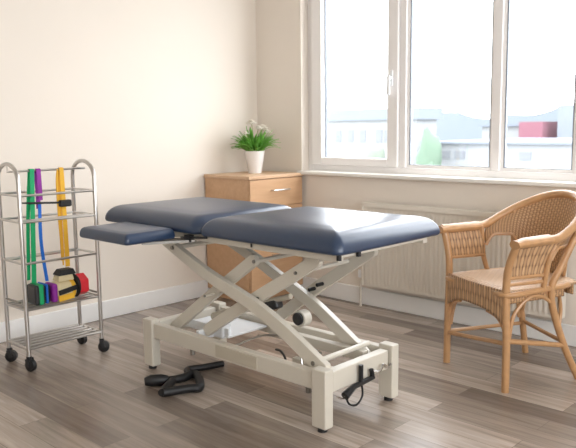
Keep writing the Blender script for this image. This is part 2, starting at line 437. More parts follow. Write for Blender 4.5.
# ------------------------------------------------------------------ cabinet
CX0, CX1, CY0, CY1, CH = XL+.018, -3.45, 3.25, 3.78, .88
C0 = Vector((-3.69, 3.515, 0))
cab = thing('drawer_cabinet', 'oak veneer chest of drawers in the corner below the potted plant', 'cabinet', C0)
bm = bmesh.new(); box(bm, CX0, CX1-.02, CY0+.005, CY1-.005, .06, CH-.022); box(bm, CX0+.02, CX1-.06, CY0+.03, CY1-.03, 0, .06)
obj('body', shift(bm, -C0), M['wood'], cab, bevel=.002)
obj('top', shift(bx(CX0, CX1+.006, CY0-.006, CY1, CH-.022, CH), -C0), M['woodtop'], cab, bevel=.003, label='paler oak top board')
for z0, z1, zh in ((.665, .853, .775), (.415, .659, .57), (.065, .409, .325)):
    d = obj('drawer', shift(bx(CX1-.018, CX1, CY0+.008, CY1-.008, z0, z1), -C0), M['wood'], cab, bevel=.002)
    bm = bmesh.new()
    ya, yb = 3.455, 3.625
    tube(bm, smooth_path([(CX1, ya, zh), (CX1+.02, ya+.006, zh), (CX1+.026, ya+.02, zh), (CX1+.026, yb-.02, zh), (CX1+.02, yb-.006, zh), (CX1, yb, zh)], 4), .0055, seg=8)
    obj('handle', shift(bm, -C0), M['chrome'], d, label='bowed satin metal handle')

# ------------------------------------------------------------------ potted plant
for k_, w_ in (('leaf', .35), ('petal', .45)):
    nt = M[k_].node_tree; pb = nt.nodes['Principled BSDF']; out = nt.nodes['Material Output']
    tr_ = nt.nodes.new('ShaderNodeBsdfTranslucent'); ms = nt.nodes.new('ShaderNodeMixShader'); ms.inputs[0].default_value = w_
    tr_.inputs[0].default_value = (.38, .72, .12, 1) if k_ == 'leaf' else (.95, .90, .80, 1)
    nt.links.new(pb.outputs[0], ms.inputs[1]); nt.links.new(tr_.outputs[0], ms.inputs[2]); nt.links.new(ms.outputs[0], out.inputs[0])
P0 = Vector((-3.70, 3.545, CH))
pl = thing('potted_plant', 'small leafy plant with cream flowers in a tapered white pot on the oak chest', 'plant', P0)
bm = bmesh.new(); lathe(bm, [(.044, 0), (.047, .004), (.072, .155), (.074, .159), (.068, .159), (.066, .145)], seg=32)
obj('pot', bm, M['pot'], pl)
bm = bmesh.new(); lathe(bm, [(.060, .130), (.0655, .146)], seg=24); obj('soil', bm, M['soil'], pl)
rnd = random.Random(11)
bm = bmesh.new()
for i in range(190):
    a = rnd.uniform(0, 2*PI); r = rnd.uniform(0, .05); L_ = rnd.uniform(.10, .20); tilt = rnd.uniform(.1, 1.25)
    if i < 60: tilt = rnd.uniform(.7, 1.35)
    p = Vector((r*math.cos(a), r*math.sin(a), .14)); d = Vector((math.cos(a), math.sin(a), 0)); s = Vector((-math.sin(a), math.cos(a), 0))
    prevs = None; n = 7; wd = rnd.uniform(.007, .013)
    for k in range(n+1):
        t = k/n; th = tilt*(.45+.95*t)
        if k: p = p+(d*math.sin(th)+Vector((0, 0, 1))*math.cos(th))*L_/n
        ww = wd*math.sin(PI*min(1, .12+.88*t))**.7 + .0006
        nn = (d*math.cos(th)-Vector((0, 0, 1))*math.sin(th))
        cur = (bm.verts.new(p-s*ww), bm.verts.new(p-nn*-.002), bm.verts.new(p+s*ww))
        if prevs:
            for q in (0, 1): bm.faces.new((prevs[q], prevs[q+1], cur[q+1], cur[q]))
        prevs = cur
lv = obj('leaves', bm, M['leaf'], pl); md = lv.modifiers.new('solid', 'SOLIDIFY'); md.thickness = .0008
for (fx, fy, fz, s) in ((.0, -.025, .355, .042), (.01, .075, .320, .044), (.02, .02, .318, .036), (.0, .125, .290, .036), (.01, -.095, .285, .026)):
    stm = obj('flower_stem', tb(smooth_path([(fx*.2, fy*.2, .14), (fx*.5, fy*.5, .14+(fz-.14)*.6), (fx, fy, fz)], 5), .0022, seg=6), M['stem'], pl)
    bm = bmesh.new()
    for ring, (cnt, op, ln) in enumerate(((7, 1.25, 1.0), (6, .75, .85), (4, .35, .7))):
        for i in range(cnt):
            a = 2*PI*i/cnt+ring*.5; d = Vector((math.cos(a), math.sin(a), 0)); sd = Vector((-math.sin(a), math.cos(a), 0)); pv = None
            for k in range(6):
                t = k/5; th = op*(.4+t*.8); q = Vector((fx, fy, fz-.006))+d*math.sin(th)*s*ln*t*1.1+Vector((0, 0, 1))*math.cos(th)*s*ln*t*1.1
                ww = s*.45*math.sin(PI*(.15+.83*t))
                cur = (bm.verts.new(q-sd*ww), bm.verts.new(q-d*.002), bm.verts.new(q+sd*ww))
                if pv:
                    for z in (0, 1): bm.faces.new((pv[z], pv[z+1], cur[z+1], cur[z]))
                pv = cur
    blob(bm, (fx, fy, fz+s*.30), s*.42, (1, 1, .8), 5, 2)
    fl = obj('flower', bm, M['petal'], stm); md = fl.modifiers.new('solid', 'SOLIDIFY'); md.thickness = .001

# ------------------------------------------------------------------ treatment table
T0 = Vector((-2.34, 2.27, 0))
tab = thing('treatment_table', 'adjustable treatment table with navy padding on a cream scissor lift frame', 'treatment table', T0)
def TO(name, bm, m, parent=tab, **k): return obj(name, shift(bm, -T0), m, parent, **k)
def cushion(x0, x1, y0, y1, z0, z1, rad=.06, edge=.03, crown=.006, tilt=None, plan=.05):
    """rounded upholstered pad: superellipse-like section, generous top roll."""
    bm = bmesh.new()
    cx, cy = (x0+x1)/2, (y0+y1)/2; hx, hy = (x1-x0)/2, (y1-y0)/2; H = z1-z0
    # profile offsets (inset, z) from bottom inner to top inner
    prof = [(.03, 0), (.010, 0), (.003, .004), (0, .012)]
    er = min(rad, H-.014)
    for k in range(0, 9):
        a = k/8*PI/2
        prof.append((edge*(1-math.cos(a))*1.0, H-er+er*math.sin(a)))
    prof = [(i, z) for i, z in prof]
    rings = []
    def outline(inset, n=10):
        pts = []; ax, ay = hx-inset, hy-inset; pr = max(plan-inset*.6, .012)
        for qx, qy, a0 in ((1, 1, 0), (-1, 1, PI/2), (-1, -1, PI), (1, -1, 1.5*PI)):
            for k in range(n+1):
                a = a0+PI/2*k/n
                pts.append((cx+qx*(ax-pr)+pr*math.cos(a), cy+qy*(ay-pr)+pr*math.sin(a)))
        return pts
    for ins, z in prof:
        rings.append([bm.verts.new((x, y, z0+z)) for x, y in outline(ins)])
    top = rings[-1]; m_ = len(top)
    for A, B in zip(rings, rings[1:]):
        for k in range(m_): bm.faces.new((A[k], A[(k+1) % m_], B[(k+1) % m_], B[k]))
    bm.faces.new(list(reversed(rings[0])))
    last = top
    for s_, dz in ((.93, crown*.5), (.8, crown*.8), (.6, crown*.95), (.3, crown)):
        base = [(v.co.x, v.co.y) for v in top]
        nr = [bm.verts.new((cx+(x-cx)*s_, cy+(y-cy)*s_, z1+dz)) for x, y in base]
        for k in range(m_): bm.faces.new((last[k], last[(k+1) % m_], nr[(k+1) % m_], nr[k]))
        last = nr
    bm.faces.new(last)
    if tilt:
        px, ang = tilt
        for v in bm.verts: v.co.z += (px-v.co.x)*math.tan(ang)
    return bm
ZM = .722
TO('seat_cushion', cushion(-2.485, -1.662, 2.015, 2.745, ZM, ZM+.086, rad=.072, edge=.105, plan=.04), M['vinyl'])
TO('back_cushion', cushion(-3.29, -2.490, 2.02, 2.72, ZM, ZM+.084, rad=.07, edge=.09, plan=.06, tilt=(-2.49, .004)), M['vinyl'])
TO('arm_pad', cushion(-3.03, -2.63, 1.735, 2.01, .695, .745, rad=.036, edge=.022, plan=.018), M['vinyl'])
# cushion boards and upper frame
bm = bmesh.new(); fz0, fz1 = .690, .720
box(bm, -2.86, -1.70, 2.055, 2.09, fz0, fz1); box(bm, -2.86, -1.70, 2.64, 2.675, fz0, fz1)
for x in (-2.86, -2.30): box(bm, x, x+.035, 2.09, 2.64, fz0, fz1)
box(bm, -1.735, -1.70, 2.09, 2.64, .704, fz1)
TO('upper_frame', bm, M['frame'], bevel=.003)
bm = bmesh.new(); 
for y in (2.13, 2.58): bar(bm, (-2.50, y, .706), (-3.18, y, .706), .026, .03)
for x, z in ((-2.90, .707), (-3.16, .707)): box(bm, x-.015, x+.015, 2.145, 2.565, z-.013, z+.013)
TO('back_frame', bm, M['frame'], bevel=.003)
bm = bmesh.new()
bar(bm, (-2.85, 1.88, .688), (-2.60, 2.06, .688), .012, .02); bar(bm, (-2.68, 1.85, .688), (-2.56, 2.06, .688), .012, .02)
TO('arm_bracket', bm, M['bolt'], label='dark metal bracket carrying the arm pad')
bm = bmesh.new(); box(bm, -2.60, -2.56, 2.03, 2.07, .684, .715); bar(bm, (-2.62, 2.03, .70), (-2.44, 2.03, .716), .01, .012)
TO('hinge', bm, M['dkplastic'], label='black hinge block')
for (x, y) in ((-1.69, 2.05), (-1.69, 2.17), (-2.17, 2.05)):
    bm = bmesh.new(); cyl(bm, (x, y, .700), (x, y, .722), .010 if x > -2 else .004); TO('bolt', bm, M['black'], label='black bolt head')
for y in (2.105, 2.445): TO('bracket', bar(bmesh.new(), (-2.84, y, .655), (-2.80, y, .70), .05, .02, (1, 0, 0)), M['frame'])
# base frame
bm = bmesh.new(); BZ0, BZ1 = .165, .240
box(bm, -2.875, -1.812, 2.035, 2.075, BZ0, BZ1)
box(bm, -2.875, -1.812, 2.475, 2.515, BZ0, BZ1)
box(bm, -1.795, -1.752, 2.085, 2.46, BZ0-.01, BZ1)
box(bm, -2.935, -2.892, 2.085, 2.46, BZ0, BZ1)
TO('base_frame', bm, M['frame'], bevel=.005, seg=3)
for (x, y) in ((-2.912, 2.048), (-1.775, 2.048), (-1.775, 2.495), (-2.912, 2.495)):
    l = TO('leg', bx(x-.037, x+.037, y-.025, y+.025, .018, .258), M['frame'], bevel=.006, seg=3)
    bm = bmesh.new(); cyl(bm, (x, y, 0), (x, y, .02), .020, r2=.018); TO('rubber_foot', bm, M['black'], l)
TO('cover_plate', bx(-2.40, -2.13, 2.030, 2.036, .176, .231), M['panel'], bevel=.002, label='thin rectangular cover plate on the side beam')
for x in (-2.60, -1.86): TO('stud', cyl(bmesh.new(), (x, 2.06, .135), (x, 2.06, .168), .012), M['bolt'])
# scissor arms
def arm(pts, y, w0=.052, w1=None, t=.03):
    """flat steel arm following a slightly cranked centre line in the XZ plane"""
    w1 = w0 if w1 is None else w1
    P = smooth_path([(p[0], 0, p[1]) for p in pts], 6); n = len(P); up, dn = [], []
    for i, p in enumerate(P):
        d = (P[min(i+1, n-1)]-P[max(i-1, 0)]).normalized(); nn = Vector((-d.z, 0, d.x))
        if nn.z < 0: nn = -nn
        ww = (w0+(w1-w0)*i/(n-1))/2; up.append(p+nn*ww); dn.append(p-nn*ww)
    da = (P[1]-P[0]).normalized(); db = (P[-1]-P[-2]).normalized()
    loop = up+[up[-1].lerp(dn[-1], .2)+db*.014, up[-1].lerp(dn[-1], .8)+db*.014]+list(reversed(dn))+[up[0].lerp(dn[0], .8)-da*.014, up[0].lerp(dn[0], .2)-da*.014]
    bm = bmesh.new()
    A = [bm.verts.new((p.x, y-t/2, p.z)) for p in loop]; B = [bm.verts.new((p.x, y+t/2, p.z)) for p in loop]; nn = len(loop)
    for k in range(len(up)-1):
        k2 = nn-3-k
        for Q in (A, B): bm.faces.new((Q[k], Q[k+1], Q[k2-1], Q[k2]))
    m_ = len(up)
    for Q in (A, B):
        bm.faces.new((Q[m_-1], Q[m_], Q[m_+1], Q[m_+2])); bm.faces.new((Q[nn-1], Q[0], Q[nn-3], Q[nn-2]))
    for k in range(nn): bm.faces.new((A[k], B[k], B[(k+1) % nn], A[(k+1) % nn]))
    return TO('scissor_arm', bm, M['frame'], bevel=.003)
arm([(-2.84, .655), (-2.565, .541), (-2.40, .487), (-2.20, .424), (-2.027, .348), (-1.81, .228)], 2.105, .050, .066, .032)
arm([(-2.84, .655), (-2.545, .543), (-2.395, .477), (-2.282, .429), (-2.124, .353), (-1.86, .19)], 2.445, .050, .060, .032)
arm([(-2.86, .198), (-2.614, .375), (-2.415, .515), (-2.259, .622)], 2.155, .054, None, .028)
arm([(-2.585, .237), (-2.511, .287), (-2.242, .451), (-2.02, .581), (-1.88, .668)], 2.145, .056, None, .028)
arm([(-2.50, .22), (-2.346, .330), (-2.18, .452), (-2.065, .527), (-1.86, .664)], 2.49, .056, None, .028)
def pin(x, z, ya, yb, r=.012, m='bolt'):
    bm = bmesh.new(); cyl(bm, (x, ya+.006, z), (x, yb, z), r, seg=14); o_ = TO('pivot_pin', bm, M['frame'])
    bm = bmesh.new(); cyl(bm, (x, ya, z), (x, ya+.008, z), r*.8, seg=12); TO('bolt', bm, M[m], o_, label='dark steel bolt head'); return o_
pin(-2.77, .628, 2.083, 2.47); pin(-1.86, .25, 2.086, 2.46); pin(-2.25, .615, 2.135, 2.45, .010)
pin(-2.22, .455, 2.125, 2.17, .009); pin(-1.99, .60, 2.125, 2.49, .009); pin(-2.53, .425, 2.082, 2.17, .007)
for x, z in ((-2.14, .475), (-2.19, .445)):
    bm = bmesh.new(); cyl(bm, (x+.0, 2.435, z), (x, 2.475, z), .009); TO('cross_rod', bm, M['black'])
# actuator, motor, control box, trays, wire loop
bm = bmesh.new(); cyl(bm, (-2.72, 2.30, .25), (-2.36, 2.30, .38), .022); cyl(bm, (-2.36, 2.30, .38), (-2.18, 2.30, .44), .013)
act = TO('actuator', bm, M['panel'])
bm = bmesh.new(); bar(bm, (-2.36, 2.31, .362), (-2.26, 2.31, .395), .05, .05); TO('motor', bm, M['dkplastic'], act, bevel=.012, label='black motor housing')
bm = bmesh.new(); cyl(bm, (-2.15, 2.32, .335), (-2.15, 2.37, .335), .038, 24); mo = TO('motor_casing', bm, M['frame'], act, bevel=.004)
bm = bmesh.new(); cyl(bm, (-2.15, 2.308, .337), (-2.15, 2.321, .337), .029, 20); TO('motor', bm, M['dkplastic'], mo, label='black round motor end')
TO('control_box', bx(-2.60, -2.53, 2.19, 2.25, .19, .262), M['whitepl'], bevel=.012, label='white plastic control box')
bm = bmesh.new(); box(bm, -2.86, -2.50, 2.20, 2.46, .20, .212); box(bm, -2.86, -2.50, 2.20, 2.21, .212, .245); box(bm, -2.62, -2.60, 2.10, 2.20, .19, .24)
TO('tray', bm, M['whitepl'], bevel=.003, label='white plastic tray inside the base')
bm = bmesh.new(); box(bm, -2.40, -1.83, 2.38, 2.42, .19, .235); box(bm, -2.1, -1.82, 2.22, 2.25, .17, .19)
TO('base_rail', bm, M['frame'], bevel=.003)
bm = bmesh.new(); tube(bm, smooth_path([(-2.36, 2.12, .215), (-2.28, 2.22, .255), (-2.16, 2.25, .262), (-2.02, 2.18, .245), (-1.95, 2.12, .215)], 6), .0045, seg=6)
tube(bm, smooth_path([(-2.40, 2.30, .215), (-2.20, 2.32, .235), (-1.98, 2.28, .22)], 6), .0045, seg=6)
TO('wire_loop', bm, M['steel'])
bm = bmesh.new(); tube(bm, smooth_path([(-2.10, 2.12, .25), (-2.06, 2.11, .252), (-2.045, 2.12, .22), (-2.05, 2.12, .19)], 5), .0055, seg=6)
TO('cable', bm, M['black'])
# crank and loop of cable on the end beam
cr = bmesh.new(); X_ = -1.735
tube(cr, [(X_, 2.245, .232), (X_, 2.245, .155)], .010, seg=8)
tube(cr, [(X_, 2.14, .128), (X_, 2.20, .152), (X_, 2.33, .158)], .011, seg=8, rads=[.018, .012, .010])
tube(cr, [(X_, 2.325, .155), (X_, 2.315, .195)], .010, seg=8)
TO('crank', cr, M['black'], label='black crank lever')
bm = bmesh.new(); tube(bm, smooth_path([(X_, 2.15, .118), (X_, 2.17, .085), (X_, 2.22, .070), (X_, 2.255, .10), (X_, 2.247, .160)], 6), .0045, seg=6)
TO('cable', bm, M['black'])
bm = bmesh.new(); tube(bm, smooth_path([(-1.75, 2.34, .18), (-1.73, 2.37, .175), (-1.735, 2.40, .195), (-1.74, 2.44, .17), (-1.74, 2.463, .18)], 5), .005, seg=6)
TO('wire', bm, M['chrome']); bm = bmesh.new(); tube(bm, smooth_path([(-1.74, 2.10, .135), (-1.735, 2.13, .12), (-1.74, 2.16, .145)], 4), .004, seg=6)
TO('wire', bm, M['chrome'])

# ------------------------------------------------------------------ foot control on the floor
F0 = Vector((-2.6, 1.98, 0))
fc = thing('foot_control', 'black tubular foot control lying on the floor beside the left leg of the treatment table', 'foot control', F0)
bm = bmesh.new()
tube(bm, smooth_path([(-2.685, 1.905, .022), (-2.655, 1.945, .022), (-2.63, 2.02, .022), (-2.64, 2.08, .022), (-2.60, 2.085, .022), (-2.50, 2.02, .020), (-2.475, 1.985, .020), (-2.50, 1.945, .022), (-2.545, 1.84, .022)], 6), .0205, seg=10)
obj('loop_bar', shift(bm, -F0), M['black'], fc)
bm = bmesh.new(); tube(bm, smooth_path([(-2.545, 1.835, .022), (-2.585, 1.885, .022), (-2.63, 1.96, .024)], 5), .019, seg=10)
obj('cross_bar', shift(bm, -F0), M['black'], fc)
bm = bmesh.new(); tube(bm, [(-2.715, 1.86, .026), (-2.70, 1.885, .028), (-2.67, 1.925, .028), (-2.655, 1.95, .026)], .028, seg=12, rads=[.018, .028, .028, .02])
obj('end_pad', shift(bm, -F0), M['black'], fc)
bm = bmesh.new(); tube(bm, smooth_path([(-2.64, 2.075, .020), (-2.70, 2.10, .018), (-2.72, 2.13, .016), (-2.69, 2.19, .016), (-2.66, 2.30, .014)], 6), .0165, seg=8, rads=None)
obj('link_bar', shift(bm, -F0), M['black'], fc)

# ------------------------------------------------------------------ trolley
K0 = Vector((-3.45, 1.815, 0))
tr = thing('shelf_trolley', 'chrome tube trolley with open rail shelves on black casters against the left wall', 'trolley', K0)
def KO(name, bm, m, parent=tr, **k): return obj(name, shift(bm, -K0), m, parent, **k)
FX, RX, YA, YBk = -3.34, -3.56, 1.605, 2.022
for y in (YA, YBk):
    pts = [(FX, y, .055), (FX, y, .955)]
    cxm, rr_ = (FX+RX)/2, (FX-RX)/2
    for k in range(1, 12):
        a = PI*k/12; pts.append((cxm+rr_*math.cos(a), y, .955+.083*math.sin(a)))
    pts += [(RX, y, .955), (RX, y, .055)]
    KO('hoop_frame', tb(pts, .0105, seg=12), M['steel'])
KO('top_rail', tb([(-3.45, YA-.006+.04, .998), (-3.45, YBk+.012, .998)], .006, seg=8), M['steel'])
bm = bmesh.new(); tube(bm, [(-3.45, YA, 1.036), (-3.45, YA+.0, .998), (-3.45, YA+.04, .998)], .005, seg=6)
KO('rail_hook', bm, M['steel'])
def shelf(z, inner=(), endrail=True, r=.0062):
    bm = bmesh.new()
    cyl(bm, (FX, YA, z), (FX, YBk, z), r, 8); cyl(bm, (RX, YA, z), (RX, YBk, z), r, 8)
    cyl(bm, (FX, YA, z), (RX, YA, z), r, 8); cyl(bm, (FX, YBk, z), (RX, YBk, z), r, 8)
    for x in inner: cyl(bm, (x, YA, z), (x, YBk, z), r*.9, 8)
    KO('shelf', bm, M['steel'])
shelf(.883); shelf(.752, (-3.40,)); shelf(.545, (-3.52,)); shelf(.31, (-3.385, -3.43, -3.475, -3.52)); shelf(.112, (-3.385, -3.43, -3.475, -3.52), r=.0075)
for z in (.31,):
    KO('guard_rail', cyl(bmesh.new(), (FX-.03, YBk-.0, z+.018), (RX, YBk, z+.018), .006, 8), M['bolt'])
    KO('guard_rail', cyl(bmesh.new(), (FX-.06, YA, z+.03), (RX, YA, z+.03), .006, 8), M['bolt'])
for x, y, a in ((FX, YA, .3), (FX, YBk, .95), (RX, YA, .8), (RX, YBk, .2)):
    o_ = Vector((x, y, 0)); d = Vector((math.cos(a), math.sin(a), 0)); s_ = Vector((-math.sin(a), math.cos(a), 0))
    bm = bmesh.new(); cyl(bm, o_+Vector((0, 0, .045)), o_+Vector((0, 0, .075)), .013, 12)
    for q in (-1, 1): bar(bm, o_+s_*.018*q+Vector((0, 0, .066)), o_+s_*.018*q+d*.010+Vector((0, 0, .025)), .020, .004, d)
    cs = KO('caster', bm, M['dkplastic'])
    bm = bmesh.new(); c = o_+d*.010+Vector((0, 0, .0305))
    tube(bm, [c-s_*.0145, c-s_*.011, c+s_*.011, c+s_*.0145], .030, seg=20, rads=[.023, .0305, .0305, .023])
    KO('wheel', bm, M['black'], cs)

# ---- elastic bands draped over the top rail
def ribbon(bm, pts, w_, th=.0025, wdir=(0, 1, 0), ws=None):
    P = smooth_path(pts, 8); wd = Vector(wdir); pv = None; n = len(P)
    for i, p in enumerate(P):
        t = (P[min(i+1, n-1)]-P[max(i-1, 0)]).normalized(); nn = t.cross(wd).normalized()
        q = (ws[0]+(ws[1]-ws[0])*i/(n-1)) if ws else w_
        cur = [bm.verts.new(p+wd*q/2*a+nn*th/2*b) for a, b in ((-1, -1), (1, -1), (1, 1), (-1, 1))]
        if pv:
            for k in range(4): bm.faces.new((pv[k], pv[(k+1) % 4], cur[(k+1) % 4], cur[k]))
        else: bm.faces.new(cur)
        pv = cur
    bm.faces.new(list(reversed(pv)))
    return bm
def band(name, label, m, yt, yb_, zb, w_, ztop=.998, zback=None, spread=.0, group=None, rad_=.009, ws=None):
    B0 = Vector((-3.45, yt, zb)); zback = zb+.03 if zback is None else zback
    t = thing(name, label, 'resistance band', B0, group=group)
    pts = [(-3.437, yb_, zb), (-3.4385, (yt+yb_)/2, (zb+ztop)/2), (-3.4405, yt, ztop-.02), (-3.442, yt, ztop+.003), (-3.45, yt, ztop+.0085), (-3.458, yt, ztop+.003), (-3.4600, yt-.004, ztop-.02), (-3.4625, (yt+yb_)/2-spread, (zback+ztop)/2), (-3.463, yb_-spread, zback)]
    bm = ribbon(bmesh.new(), pts, w_, ws=ws)
    obj('strap', shift(bm, -B0), m, t)
    return t
band('elastic_band', 'green elastic band hanging from the top rail of the trolley', M['green'], 1.728, 1.703, .405, .018, spread=.014, ws=(.026, .018))
band('elastic_band', 'short purple elastic band folded over the top rail beside the green band', M['purple'], 1.765, 1.765, .845, .024, zback=.80)
t = thing('elastic_band', 'blue elastic band hanging below the purple band on the trolley', 'resistance band', (-3.45, 1.76, .40))
bm = ribbon(bmesh.new(), [(-3.436, 1.775, .42), (-3.436, 1.755, .62), (-3.437, 1.758, .825)], .018)
obj('strap', shift(bm, -Vector(t.location)), M['blue'], t)
bm = bmesh.new(); tube(bm, [(-3.437, 1.740, .832), (-3.437, 1.765, .832)], .006, seg=8); obj('toggle', shift(bm, -Vector(t.location)), M['black'], t, label='black toggle at the upper end')
yb_t = band('elastic_band', 'yellow elastic band with black grip hanging from the top rail of the trolley', M['yellow'], 1.893, 1.898, .480, .019, spread=.012, ws=(.026, .019))
B0 = Vector(yb_t.location)
bm = bmesh.new(); tube(bm, smooth_path([(-3.437, 1.868, 1.0), (-3.44, 1.862, .95), (-3.445, 1.863, .88), (-3.445, 1.866, .70), (-3.44, 1.875, .49)], 6), .0045, seg=8)
obj('cord', shift(bm, -B0), M['yellow'], yb_t)
bm = bmesh.new(); box(bm, -3.44, -3.41, 1.862, 1.928, .802, .838)
obj('grip', shift(bm, -B0), M['black'], yb_t, bevel=.008, seg=3, label='black foam grip')
bm = bmesh.new(); tube(bm, [(-3.425, 1.64, .842), (-3.425, 1.70, .836), (-3.425, 1.862, .826)], .005, seg=8, rads=[.003, .0055, .0055])
obj('rod', shift(bm, -B0), M['black'], yb_t, label='black rod')
# ---- weights and blocks on the fourth shelf
ZS = .3195
def rbox(x0, x1, y0, y1, z0, z1): return bx(x0, x1, y0, y1, z0, z1)
def block(name, label, cat, x0, x1, y0, y1, h, m, bands=()):
    c = Vector(((x0+x1)/2, (y0+y1)/2, ZS)); t = thing(name, label, cat, c)
    obj('body', shift(rbox(x0, x1, y0, y1, ZS, ZS+h), -c), m, t, bevel=.012, seg=3)
    for (a, b, mm) in bands:
        obj('strap', shift(rbox(x0-.003, x1+.003, a, b, ZS-.0005, ZS+h+.003), -c), mm, t, bevel=.010, seg=3)
    return t
block('strap_weight', 'black padded weight with a wide green strap on the trolley shelf', 'weight', -3.45, -3.35, 1.664, 1.721, .103, M['dkplastic'], ((1.682, 1.712, M['green']),))
block('strap_weight', 'blue padded weight with black edge on the trolley shelf', 'weight', -3.45, -3.36, 1.725, 1.753, .099, M['dkplastic'], ((1.727, 1.740, M['blue']),))
block('strap_weight', 'purple padded weight on the trolley shelf', 'weight', -3.44, -3.345, 1.7565, 1.787, .098, M['purple'])
DY = -.033; DX = .014
def dsh(bm): return shift(bm, (DX, DY, 0))
c = Vector((-3.40, 1.85, ZS)); t = thing('strap_roll', 'yellow and cream roll wrapped in black straps on the trolley shelf', 'weight', c)
def ycyl(y0, y1, r, zc, x=-3.415, sy=1, seg=24, e=.006): 
    return tube(bmesh.new(), [(x, y0, zc), (x, y0+e, zc), (x, y1-e, zc), (x, y1, zc)], r, seg=seg, rads=[r-e, r, r, r-e])
R_ = .050
def YC(*a, **k): return dsh(ycyl(*a, **k))
obj('body', shift(YC(1.822, 1.932, R_, ZS+R_), -c), M['sand'], t)
obj('strap', shift(YC(1.900, 1.930, R_+.0015, ZS+R_+.001), -c), M['yellow'], t, label='yellow strap')
bm = bmesh.new(); bar(bm, (-3.362, 1.825, ZS+.045), (-3.362, 1.93, ZS+.062), .026, .004, (0, 0, 1)); obj('strap', shift(dsh(bm), -c), M['black'], t, label='black strap')
bm = bmesh.new(); bar(bm, (-3.364, 1.825, ZS+.014), (-3.364, 1.91, ZS+.022), .03, .004, (0, 0, 1)); obj('strap', shift(dsh(bm), -c), M['yellow'], t, label='yellow strap')
# wedge of black and yellow webbing that gathers the yellow band above the roll
bm = bmesh.new()
def wedge(bm, y0, y1, z0, y2, y3, z1, x0, x1):
    vs = [bm.verts.new(p) for p in ((x0, y0, z0), (x1, y0, z0), (x1, y1, z0), (x0, y1, z0), (x0+.01, y2, z1), (x1-.01, y2, z1), (x1-.01, y3, z1), (x0+.01, y3, z1))]
    for f in ((0, 3, 2, 1), (4, 5, 6, 7), (0, 1, 5, 4), (1, 2, 6, 5), (2, 3, 7, 6), (3, 0, 4, 7)): bm.faces.new([vs[i] for i in f])
wedge(bm, 1.838, 1.93, .418, 1.845, 1.925, .448, -3.455, -3.385); obj('webbing', shift(dsh(bm), -c), M['sand'], t, bevel=.004)
bm = bmesh.new(); wedge(bm, 1.840, 1.94, .449, 1.860, 1.93, .478, -3.455, -3.380); obj('buckle', shift(dsh(bm), -c), M['black'], t, bevel=.004, label='black buckle block')
c = Vector((-3.40, 1.91, ZS)); t = thing('weight_disc', 'black round disc standing beside the red block on the trolley shelf', 'weight', c)
obj('disc', shift(YC(1.934, 1.949, .062, ZS+.062, x=-3.41, seg=28), -c), M['black'], t)
c = Vector((-3.41, 1.945, ZS)); t = thing('grip_block', 'red hexagonal foam block at the right end of the trolley shelf', 'weight', c)
bm = bmesh.new(); zc = ZS+.057; ring = []
pr6 = [(-.05, -.030), (-.05, .030), (0, .064), (.052, .034), (.052, -.030), (0, -.057), ]
A = [bm.verts.new((-3.42+a, 1.951, zc+b)) for a, b in pr6]; B = [bm.verts.new((-3.42+a, 2.005, zc+b)) for a, b in pr6]
bm.faces.new(A); bm.faces.new(list(reversed(B)))
for k in range(6): bm.faces.new((A[k], B[k], B[(k+1) % 6], A[(k+1) % 6]))
obj('body', shift(dsh(bm), -c), M['red'], t, bevel=.006)

# ------------------------------------------------------------------ rattan armchair
CH0 = Vector((-1.85, 3.11, 0))
ch = thing('rattan_armchair', 'honey coloured rattan armchair with curved woven back in front of the radiator', 'chair', CH0, -math.radians(24.6))
W_ = .457
def rim(t):   # t 0..1 : left arm front -> over the back -> right arm front
    pts = RIM; k = t*(len(pts)-1); i = min(int(k), len(pts)-2); return pts[i].lerp(pts[i+1], k-i)
ctrl = [(-.030, -.025, .690), (-.030, .06, .690), (-.036, .16, .689), (-.045, .250, .693)]
for k in range(1, 12):
    a = PI*k/12
    ctrl.append((.217-.264*math.cos(a), .262+.278*math.sin(a), .694+.164*math.sin(a)**1.1))
ctrl += [(W_+.026, .250, .693), (W_+.030, .16, .690), (W_+.040, .06, .688), (W_+.050, -.002, .686)]
RIM = smooth_path(ctrl, 6)
obj('back_rim', tb(RIM, .0205, seg=12), M['rattan'], ch)
# arm board at front is a little wider
for s in (0, 1):
    xx = [-.030, -.028, -.024] if s == 0 else [W_+.052, W_+.042, W_+.030]
    bm = bmesh.new(); tube(bm, smooth_path([(xx[0], -.035+.02*s, .684), (xx[1], .07, .689), (xx[2], .19, .692)], 6), .016, seg=12, flat=1.5, rads=[.020]*4+[.0235]*9)
    obj('armrest', bm, M['rattan'], ch)
# front legs with flared arm posts
obj('front_leg', tb(smooth_path([(-.002, 0, 0), (0, 0, .2), (.006, 0, .47), (-.006, 0, .58), (-.028, -.012, .682)], 6), .0175, seg=12), M['rattan'], ch)
obj('front_leg', tb(smooth_path([(W_, 0, 0), (W_, 0, .2), (W_-.012, 0, .47), (W_+.002, 0, .58), (W_+.044, 0.005, .682)], 6), .0175, seg=12), M['rattan'], ch)
# rear legs
obj('rear_leg', tb(smooth_path([(.03, .475, 0), (.035, .44, .2), (.035, .40, .43), (.0, .40, .62), (-.005, .40, .765)], 6), .0165, seg=12), M['rattan'], ch)
obj('rear_leg', tb(smooth_path([(W_-.004, .43, 0), (W_-.006, .325, .20), (W_-.008, .25, .43), (W_+.0, .305, .57), (W_+.014, .385, .735)], 6), .0165, seg=12), M['rattan'], ch)
# arm rear posts
obj('arm_post', tb(smooth_path([(-.020, .21, .69), (-.010, .215, .55), (.006, .235, .455)], 6), .013, seg=10), M['rattan'], ch)
obj('arm_post', tb(smooth_path([(W_+.020, .26, .69), (W_+.012, .215, .60), (W_-.004, .20, .455)], 6), .013, seg=10), M['rattan'], ch)
